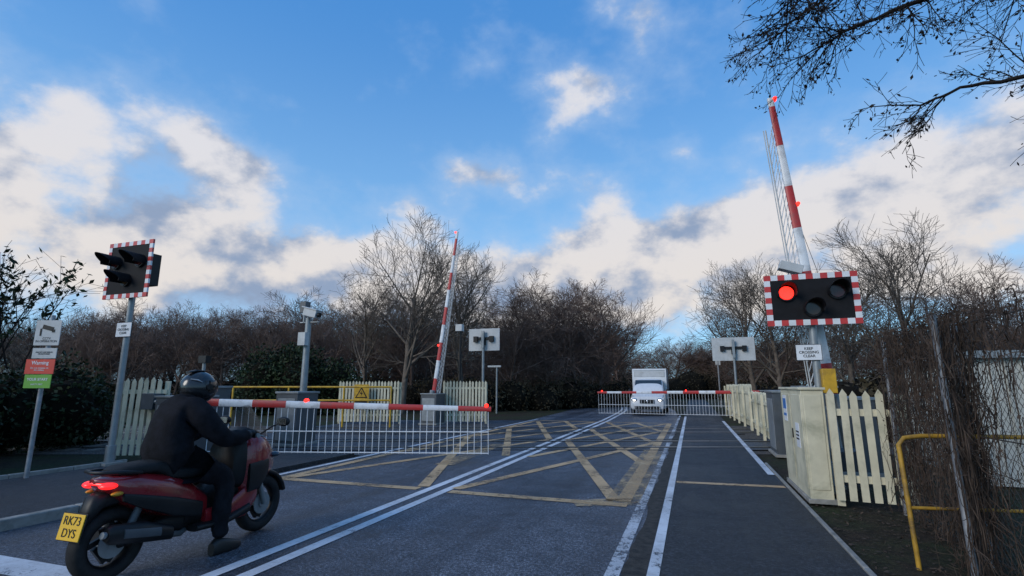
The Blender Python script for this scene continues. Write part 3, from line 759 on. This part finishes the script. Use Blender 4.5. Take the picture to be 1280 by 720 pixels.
me=bpy.data.meshes.new('leaf_litter'); me.from_pydata(VV.tolist(),[],np.arange(len(VV)).reshape(-1,4).tolist()); me.materials.append(mat('litter',(.055,.036,.024),.9,var=.6,scale=12)); l=bpy.data.objects.new('leaf_litter',me); COL.objects.link(l)

# ---------------------------------------------------------------- van
def van(loc):
    E=empty('white_van',loc)
    b=MB()
    VW=mat('van_white',(.62,.63,.65),.3,var=.04,coat=.4)
    b.loft([(0.0,0,.55,.80,.24,5),(.08,0,.62,.88,.36,5),(.5,0,.66,.91,.42,5),(.95,0,.70,.92,.48,5),(1.9,0,.74,.92,.52,6),(4.6,0,.74,.92,.52,6),(4.7,0,.74,.88,.48,6)],VW,28)
    b.loft([(.78,0,1.1,.84,.10,5),(1.1,0,1.28,.82,.26,5),(1.55,0,1.48,.79,.40,5),(1.8,0,1.53,.77,.40,5),(2.4,0,1.53,.77,.40,5)],VW,28)
    b.obj('body',parent=E,ang=50)
    b=MB(); b.box((0,3.5,1.66),(1.9,2.5,1.7),VW); b.box((0,2.235,2.2),(1.7,.02,.3),LGREY); b.box((0,2.235,2.4),(1.75,.02,.03),GREY)
    for sx in(-1,1): b.box((sx*.985,3.5,.83),(.04,2.5,.06),GREY)
    b.obj('box_body',parent=E,bev=.04)
    b=MB()
    b.add([(-.76,.84,1.17),(.76,.84,1.17),(.70,1.44,1.86),(-.70,1.44,1.86)],[(0,1,2,3)],GLASS)
    for sx in(-1,1): b.add([(sx*.835,1.3,1.2),(sx*.845,2.2,1.2),(sx*.79,2.2,1.75),(sx*.79,1.7,1.75)],[(0,1,2,3)],GLASS)
    b.obj('windows',parent=E)
    b=MB()
    b.box((0,-.01,.72),(.75,.06,.2),BLACK); b.box((0,-.02,.40),(1.3,.08,.16),BLACK); b.box((0,-.055,.5),(.52,.01,.11),WHITE)
    b.sphere((0,-.05,.74),(.06,.02,.06),CHROME,12,8)
    for sx in(-1,1):
        b.sphere((sx*.66,.06,.80),(.17,.12,.11),CHROME,14,10); b.sphere((sx*.66,-.03,.79),(.075,.05,.055),HEADL,12,8)
        b.sphere((sx*1.02,1.25,1.25),(.09,.07,.13),BLACK,12,8); b.tube([(sx*.86,1.3,1.2),(sx*1.0,1.27,1.22)],.02,BLACK,6)
        for y in(.85,3.9):
            b.torus((sx*.80,y,.32),.235,.10,.085,RUBBER,28,10,3); b.tube([(sx*.82,y,.32),(sx*.87,y,.32)],[.18,.15],GALV,16)
    b.obj('lamps_grille_wheels',parent=E)
van((-2.3,28.6,0))

# ---------------------------------------------------------------- scooter
def scooter(loc):
    E=empty('red_scooter',loc)
    b=MB()
    for (y,R,w) in ((0,.285,.075),(1.56,.29,.062)):
        b.torus((0,y,R),R-.055,w,.055,RUBBER,44,14,2.6)
        b.torus((0,y,R),R-.10,w*.7,.018,BLACK,36,8)
        b.tube([(-.07,y,R),(.07,y,R)],.045,GREY,16)
        for k in range(5):
            a=k*2*math.pi/5+.3; ca,sa=math.cos(a),math.sin(a)
            b.box((0,y+ca*(R-.10)*.52,R+sa*(R-.10)*.52),(.035,.042,R-.13),BLACK,Matrix.Rotation(-a+math.pi/2,3,'X') )
        b.tube([(.052,y,R),(.058,y,R)],[.11,.11],GREY,24)
    b.obj('wheels',parent=E)
    b=MB()
    b.loft([(-.19,0,.79,.03,.02,2.5),(-.13,0,.765,.12,.055,2.6),(-.02,0,.72,.18,.11,2.8),(.14,0,.665,.205,.155,3),(.35,0,.60,.215,.18,3),(.58,0,.52,.205,.175,3),(.75,0,.44,.18,.13,3)],MAROON,28)
    b.loft([(1.10,0,.70,.14,.26,3),(1.18,0,.72,.25,.34,3.2),(1.32,0,.74,.265,.33,3),(1.46,0,.76,.21,.25,2.6),(1.60,0,.74,.13,.16,2.4),(1.70,0,.70,.04,.06,2)],MAROON,28)
    for sx in(-1,1):
        b.loft([(.72,sx*.185,.34,.03,.07,2.5),(.95,sx*.205,.33,.035,.09,3),(1.18,sx*.20,.40,.04,.15,3),(1.32,sx*.18,.5,.03,.14,2.5)],MAROON,16)
    b.obj('bodywork',parent=E,ang=60)
    b=MB()
    for sx in(-1,1):
        b.loft([(1.16,sx*.243,.62,.018,.14,3),(1.30,sx*.260,.64,.018,.14,3),(1.42,sx*.225,.70,.018,.08,3)],BLACK,14)
        b.loft([(-.04,sx*.170,.655,.012,.03,3),(.10,sx*.197,.60,.018,.055,3),(.40,sx*.210,.50,.018,.08,3),(.68,sx*.195,.42,.018,.07,3)],BLACK,14)
    b.loft([(.55,0,.42,.16,.16,3),(.8,0,.40,.17,.17,3),(1.0,0,.46,.14,.22,3),(1.15,0,.5,.16,.22,3)],BLACK,24)
    for sx in(-1,1): b.loft([(.6,sx*.2,.27,.07,.03,3),(.9,sx*.215,.27,.085,.03,3),(1.2,sx*.2,.33,.06,.05,3)],BLACK,16)
    b.loft([(-.02,-.13,.30,.05,.08,3),(.2,-.13,.32,.07,.11,3),(.5,-.1,.34,.11,.12,3)],BLACK,18)
    b.loft([(.02,.10,.29,.03,.04,3),(.3,.09,.33,.04,.06,3),(.55,.05,.36,.1,.12,3)],BLACK,14)
    b.loft([(-.08,0,.845,.08,.02,2.5),(.0,0,.85,.13,.045,3),(.25,0,.85,.15,.055,3),(.33,0,.83,.155,.07,3),(.38,0,.775,.16,.06,3),(.6,0,.745,.155,.05,3),(.78,0,.735,.10,.045,3),(.86,0,.72,.05,.02,3)],RUBBER,24)
    b.tube([(.15,.10,.83),(.17,-.03,.85),(.13,-.16,.86),(0,-.20,.86),(-.13,-.16,.86),(-.17,-.03,.85),(-.15,.10,.83)],.016,BLACK,8)
    b.loft([(-.225,0,.50,.05,.08,2.5),(-.19,0,.58,.07,.10,3),(-.12,0,.64,.09,.07,3),(-.0,0,.64,.10,.05,3)],BLACK,14)
    pts=[]
    for k in range(7):
        a=math.radians(60+k*10); pts.append((0,math.cos(a)*.33,.285+math.sin(a)*.33))
    b.tube(pts,.045,BLACK,8)
    b.box((0,-.262,.47),(.05,.03,.10),BLACK)
    for sx in(-.05,-.02,.02,.05):
        b.tube([(sx,1.56+math.cos(math.radians(a))*.325,.29+math.sin(math.radians(a))*.325) for a in range(15,166,15)],.025,BLACK,8)
    for sx in(-1,1): b.tube([(sx*.085,1.56,.29),(sx*.085,1.38,.80)],[.026,.022],GREY,10)
    b.loft([(1.02,0,.75,.17,.24,3),(1.08,0,.78,.21,.28,3),(1.14,0,.78,.22,.30,3)],BLACK,22)
    b.loft([(1.12,0,1.02,.12,.05,3),(1.22,0,1.06,.15,.06,3),(1.36,0,1.02,.13,.06,3),(1.45,0,.95,.10,.05,3)],BLACK,22)
    for sx in(-1,1): b.tube([(sx*.13,.02,.30),(sx*.135,.16,.62)],.03,DGREY,10)
    b.obj('frame_seat_and_panels',parent=E,ang=55)
    b=MB()
    b.tube([(.05,.68,.26),(.14,.53,.24),(.18,.38,.27)],.026,DGREY,10)
    b.loft([(-.16,.20,.40,.045,.05,2.2),(-.13,.20,.395,.062,.075,2.2),(.14,.20,.355,.068,.085,2.2),(.39,.19,.29,.05,.06,2.2)],BLACK,20)
    b.loft([(-.06,.262,.39,.012,.035,3),(.25,.262,.335,.012,.035,3)],DGREY,10)
    b.tube([(.20,-.165,.40),(.20,-.19,.405)],.026,GREY,12)
    b.obj('exhaust',parent=E)
    b=MB()
    b.tube([(-.36,1.10,1.05),(-.2,1.16,1.06),(0,1.2,1.05),(.2,1.16,1.06),(.36,1.10,1.05)],.014,BLACK,10)
    for sx in(-1,1):
        b.tube([(sx*.24,1.145,1.057),(sx*.37,1.097,1.05)],.019,RUBBER,12); b.tube([(sx*.37,1.097,1.05),(sx*.395,1.09,1.05)],.022,GREY,12)
        b.tube([(sx*.2,1.19,1.06),(sx*.3,1.2,1.04),(sx*.38,1.17,1.035)],.007,GREY,6)
        b.tube([(sx*.20,1.30,1.04),(sx*.30,1.36,1.12),(sx*.36,1.40,1.15)],.009,BLACK,8)
        b.sphere((sx*.41,1.40,1.17),(.085,.03,.05),BLACK,16,10); b.box((sx*.41,1.368,1.17),(.12,.004,.06),CHROME)
        b.sphere((sx*.105,-.130,.755),(.070,.055,.028),TAIL,14,8,rot=Matrix.Rotation(sx*.4,3,'Z'))
        b.sphere((sx*.15,-.08,.69),(.03,.05,.018),YEL,10,6)
        b.sphere((sx*.13,1.60,.80),(.06,.07,.03),GLASS,12,8)
    b.tube([(-.1,-.155,.765),(0,-.185,.775),(.1,-.155,.765)],.012,TAIL,8)
    b.obj('handlebar_and_lamps',parent=E)
    b=MB()
    vs=[];n=8
    for j in range(6):
        t=j/5
        for i in range(n+1):
            u=i/n*2-1; w=.19*(1-.35*t*t)
            vs.append((u*w,1.50-.20*t-.06*u*u+.0,1.0+.34*t-.04*u*u*t))
    fs=[(j*(n+1)+i,j*(n+1)+i+1,(j+1)*(n+1)+i+1,(j+1)*(n+1)+i) for j in range(5) for i in range(n)]
    sm,nt,pb=newmat('smoked_screen'); pb.inputs['Base Color'].default_value=(.12,.13,.14,1); pb.inputs['Roughness'].default_value=.1; pb.inputs['Alpha'].default_value=.65
    b.add(vs,fs,sm); b.obj('windscreen',parent=E)
    P=empty('plate',( 0,-.292,.475),(math.radians(-10),0,0)); P.parent=E
    b=MB(); b.box((0,0,0),(.25,.008,.19),PLATEY); b.box((0,.008,0),(.265,.006,.205),BLACK); b.obj('number_plate',parent=P,bev=.002)
    text('plate_text_top','RK73',.088,(0,-.0065,.043),(math.pi/2,0,0),BLACK,P,.0)
    text('plate_text_bottom','DYS',.088,(0,-.0065,-.045),(math.pi/2,0,0),BLACK,P,.0)
    return E
SC=scooter((-4.60,3.18,0))

# ---------------------------------------------------------------- rider
def skin_obj(name,verts,edges,rads,mt,parent,root=0,sub=2):
    me=bpy.data.meshes.new(name); me.from_pydata(verts,edges,[]); me.materials.append(mt)
    o=bpy.data.objects.new(name,me); COL.objects.link(o); o.parent=parent
    md=o.modifiers.new('Skin','SKIN'); md.use_smooth_shade=True
    for i,r in enumerate(rads):
        sv=me.skin_vertices[0].data[i]; sv.radius=r if isinstance(r,tuple) else (r,r); sv.use_root=(i==root)
    s=o.modifiers.new('Sub','SUBSURF'); s.levels=sub; s.render_levels=sub
    return o
RE=empty('motorcyclist',(-4.60,3.18,0))
V=[(0,.42,.92),(0,.42,1.03),(0,.45,1.16),(0,.51,1.29),(0,.575,1.39),(0,.62,1.46),
   (.12,.53,1.335),(.215,.56,1.29),(.285,.63,1.15),(.335,.73,1.04),(.335,.88,1.045),(.315,1.03,1.06),
   (-.12,.53,1.335),(-.215,.56,1.29),(-.285,.63,1.15),(-.335,.73,1.04),(-.335,.88,1.045),(-.315,1.03,1.06),
   (.11,.47,.86),(.19,.66,.78),(.25,.86,.68),(.268,.86,.52),(.283,.83,.30),(.295,.82,.13),
   (-.11,.47,.86),(-.19,.68,.80),(-.24,.90,.74),(-.23,.95,.58),(-.215,.99,.42),(-.21,1.0,.34)]
Ed=[(0,1),(1,2),(2,3),(3,4),(4,5),(3,6),(6,7),(7,8),(8,9),(9,10),(10,11),(3,12),(12,13),(13,14),(14,15),(15,16),(16,17),
    (0,18),(18,19),(19,20),(20,21),(21,22),(22,23),(0,24),(24,25),(25,26),(26,27),(27,28),(28,29)]
Rr=[(.215,.19),(.215,.19),(.225,.185),(.205,.165),(.115,.105),(.075,.07),
    .14,.13,.108,.092,.080,.060,.14,.13,.108,.092,.080,.060,
    .14,.125,.105,.092,.082,.070,.14,.125,.105,.092,.082,.070]
bo=skin_obj('body_clothing',V,Ed,Rr,JACKET,RE)
tx=bpy.data.textures.new('cl','CLOUDS'); tx.noise_scale=.10; dm=bo.modifiers.new('folds','DISPLACE'); dm.texture=tx; dm.strength=.045; dm.texture_coords='LOCAL'
b=MB()
b.loft([(.74,.297,.055,.04,.055,3),(.80,.297,.075,.055,.075,3),(.90,.30,.06,.055,.06,3),(1.0,.305,.045,.052,.042,3),(1.05,.305,.035,.03,.028,3)],SHOE,18)
b.loft([(.92,-.21,.335,.04,.045,3),(.98,-.21,.36,.05,.075,3),(1.08,-.21,.345,.052,.06,3),(1.18,-.21,.33,.052,.042,3),(1.23,-.21,.325,.03,.028,3)],SHOE,18)
b.tube([(0,.565,1.38),(0,.61,1.455)],[.12,.085],JACKET,18)
for sx in(-1,1): b.tube([(sx*.318,.985,1.055),(sx*.315,1.04,1.06)],[.052,.047],BLACK,14)
b.obj('boots_and_trim',parent=RE)
for sx in(-1,1):
    b=MB(); b.sphere((sx*.312,1.075,1.075),(.045,.048,.028),GLOVE,14,10); b.obj('palm',parent=RE)
    for k,(off,l) in enumerate(((-.034,.9),(-.012,1.0),(.011,.95),(.032,.8))):
        x=sx*(.312+off); yb=1.100-(.312+off-.24)*.36+.02
        pts=[(x,1.085,1.085),(x,yb+.018*l,1.088),(x,yb+.035*l,1.062),(x,yb+.022*l,1.032),(x,yb-.002,1.030)]
        skin_obj('finger',pts,[(i,i+1) for i in range(4)],[.0115,.0108,.010,.0095,.008],GLOVE,RE,0,1)
    skin_obj('thumb',[(sx*.285,1.06,1.065),(sx*.265,1.075,1.045),(sx*.262,1.10,1.03),(sx*.268,1.125,1.028)],[(0,1),(1,2),(2,3)],[.014,.012,.011,.009],GLOVE,RE,0,1)
H=empty('head',(0,.665,1.52),(math.radians(-6),0,math.radians(-8))); H.parent=RE; H.scale=(1.12,1.08,1.06)
b=MB()
b.sphere((0,0,0),(.075,.092,.11),SKIN,20,14); b.sphere((0,.093,-.01),(.014,.02,.022),SKIN,10,8)
for sx in(-1,1): b.sphere((sx*.03,.083,.015),(.013,.01,.009),WHITE,10,6); b.sphere((sx*.076,0,-.005),(.01,.02,.03),SKIN,8,8)
b.sphere((0,.085,-.05),(.025,.01,.007),SIGNR,10,6)
b.obj('face',parent=H)
b=MB()
def shell(p):
    q=p.copy()
    if p.z<-.05: q.x*=1-.9*(-.05-p.z)*1.5; q.y*=1-.5*(-.05-p.z)
    if p.y>0 and p.z<-.01: q.y*=1.10
    if p.z<-.125: q.z=-.125
    return q
b.sphere((0,0,.01),(.130,.155,.150),HELM,32,22,fn=shell)
b.tube([(0,-.02,-.118),(0,-.02,-.13)],[.10,.098],RUBBER,20)
vs=[];nu,nv=20,8
for j in range(nv+1):
    el_=math.radians(-16+44*j/nv)
    for i in range(nu+1):
        az_=math.radians(-82+164*i/nu)
        vs.append((math.sin(az_)*math.cos(el_)*.137,math.cos(az_)*math.cos(el_)*.170,.012+math.sin(el_)*.155))
fs=[(j*(nu+1)+i,j*(nu+1)+i+1,(j+1)*(nu+1)+i+1,(j+1)*(nu+1)+i) for j in range(nv) for i in range(nu)]
b.add(vs,fs,VISOR)
for sx in(-1,1): b.tube([(sx*.126,.02,.02),(sx*.140,.02,.02)],.028,BLACK,16)
b.loft([(-.12,0,.135,.03,.010,2.5),(-.06,0,.158,.035,.010,2.5),(.02,0,.166,.03,.008,2.5)],BLACK,12)
LR=mat('helmet_stripe',(.30,.31,.33),.3)
for sx in(-1,1):
    b.tube([(sx*.124,-.05,.055),(sx*.112,-.085,.07),(sx*.07,-.128,.075)],[.003,.007,.003],LR,6)
b.obj('helmet',parent=H)

# ---------------------------------------------------------------- world: sky with clouds
w=bpy.data.worlds.new('World'); S.world=w; w.use_nodes=True; nt=w.node_tree
for n in list(nt.nodes): nt.nodes.remove(n)
out=nd(nt,'ShaderNodeOutputWorld'); bg=nd(nt,'ShaderNodeBackground'); nt.links.new(bg.outputs[0],out.inputs[0])
SE,SA=26,215
sky=nd(nt,'ShaderNodeTexSky'); sky.sky_type='NISHITA'; sky.sun_disc=False; sky.sun_elevation=math.radians(SE); sky.sun_rotation=math.radians(SA)
sky.air_density=1.0; sky.dust_density=.4; sky.ozone_density=2.0
K=.10
bg.inputs['Strength'].default_value=K*1.06
k=1/K
g=nd(nt,'ShaderNodeTexCoord').outputs['Generated']
sp=nd(nt,'ShaderNodeSeparateXYZ'); nt.links.new(g,sp.inputs[0])
az=mth(nt,'ARCTAN2',sp.outputs[0],sp.outputs[1]); el=mth(nt,'ARCSINE',sp.outputs[2])
blobs=[(-51,22.0,10,3.0,.26),(-66,15,12,6,.26),(-56,16,5,3,.10),(-47,12.5,12,4.0,.30),(-34,13,9,3.6,.28),(-24,23.5,5.5,2.3,.24),(-29,18,6,2.5,.12),(-10,31.5,5.2,4.0,.27),(-4,37,4,3.5,.16),(.5,25,2.2,3.4,.19),
       (-5,15.5,9,4.6,.32),(6,15,6,4.2,.29),(18,16,12,5.0,.35),(30,20,12,5,.34),(-19,11,12,3.8,.30),(0,9,60,4,.25),(-15,19,7,2.2,-.10),(-30,30,14,5,-.16),(20,33,14,6,-.16),(-50,35,14,5,-.16),(-20,40,10,4,-.1)]
tot=None
for (a,e,sa,se,wt) in blobs:
    da=mth(nt,'DIVIDE',mth(nt,'SUBTRACT',az,math.radians(a)),math.radians(sa)); de=mth(nt,'DIVIDE',mth(nt,'SUBTRACT',el,math.radians(e)),math.radians(se))
    q=mth(nt,'MULTIPLY',mth(nt,'EXPONENT',mth(nt,'MULTIPLY',mth(nt,'ADD',mth(nt,'MULTIPLY',da,da),mth(nt,'MULTIPLY',de,de)),-1)),wt)
    tot=q if tot is None else mth(nt,'ADD',tot,q)
def fb(off,sc=6.0,det=8,ro=.56):
    mp=nd(nt,'ShaderNodeMapping'); nt.links.new(g,mp.inputs[0]); mp.inputs['Scale'].default_value=(1,1,1.45); mp.inputs['Location'].default_value=off
    return noise(nt,mp.outputs[0],sc,det,ro,0)
d0=fb((0,0,0)); d1=fb((.03,.0,-.05)); d2=fb((3,1,2),3.0,4); d3=fb((7,1,2),3.2,4,.5)
dens=mth(nt,'ADD',mth(nt,'ADD',d0,tot),mth(nt,'MULTIPLY',mth(nt,'SUBTRACT',d2,.5),.25))
mask=ramp(nt,dens,.58,.78)
thin=mth(nt,'MULTIPLY',ramp(nt,dens,.40,.72),.48)
sh=mth(nt,'ADD',mth(nt,'MULTIPLY',mth(nt,'SUBTRACT',d0,d1),2.8),.70)
gw=mth(nt,'ADD',.18,mth(nt,'MULTIPLY',ramp(nt,az,math.radians(-5),math.radians(-45)),.38))
lit=mth(nt,'SUBTRACT',sh,mth(nt,'MULTIPLY',ramp(nt,d3,.45,.62),gw),clamp=True)
warm=ramp(nt,el,math.radians(6),math.radians(26))
white=mixc(nt,warm,(.78*k,.71*k,.65*k),(.73*k,.72*k,.75*k))
cc=mixc(nt,ramp(nt,lit,.10,.80),(.26*k,.33*k,.47*k),white)
skc=mixc(nt,1.0,sky.outputs[0],(1.1,1.8,2.1),'MULTIPLY')
grad=mixc(nt,ramp(nt,el,math.radians(5),math.radians(42)),(.28*k,.53*k,.84*k),(.065*k,.265*k,.68*k))
skc=mixc(nt,.75,skc,grad)
c1=mixc(nt,thin,skc,(.42*k,.56*k,.78*k))
c2=mixc(nt,mth(nt,'MULTIPLY',mask,.92),c1,cc)
nt.links.new(c2,bg.inputs['Color'])

sun=bpy.data.lights.new('sun','SUN'); sun.energy=1.8; sun.angle=math.radians(28); sun.color=(1,.93,.85)
so=bpy.data.objects.new('sun',sun); COL.objects.link(so)
sd=Vector((math.sin(math.radians(SA))*math.cos(math.radians(SE)),math.cos(math.radians(SA))*math.cos(math.radians(SE)),math.sin(math.radians(SE))))
so.rotation_euler=sd.to_track_quat('Z','Y').to_euler(); so.location=sd*50

cam=bpy.data.cameras.new('camera'); co=bpy.data.objects.new('camera',cam); COL.objects.link(co)
cam.sensor_width=36; cam.lens=18.0; cam.clip_end=3000; cam.clip_start=.05
co.location=(0,0,1.55); co.rotation_euler=(math.radians(90+10.8),0,math.radians(19.05))
S.camera=co
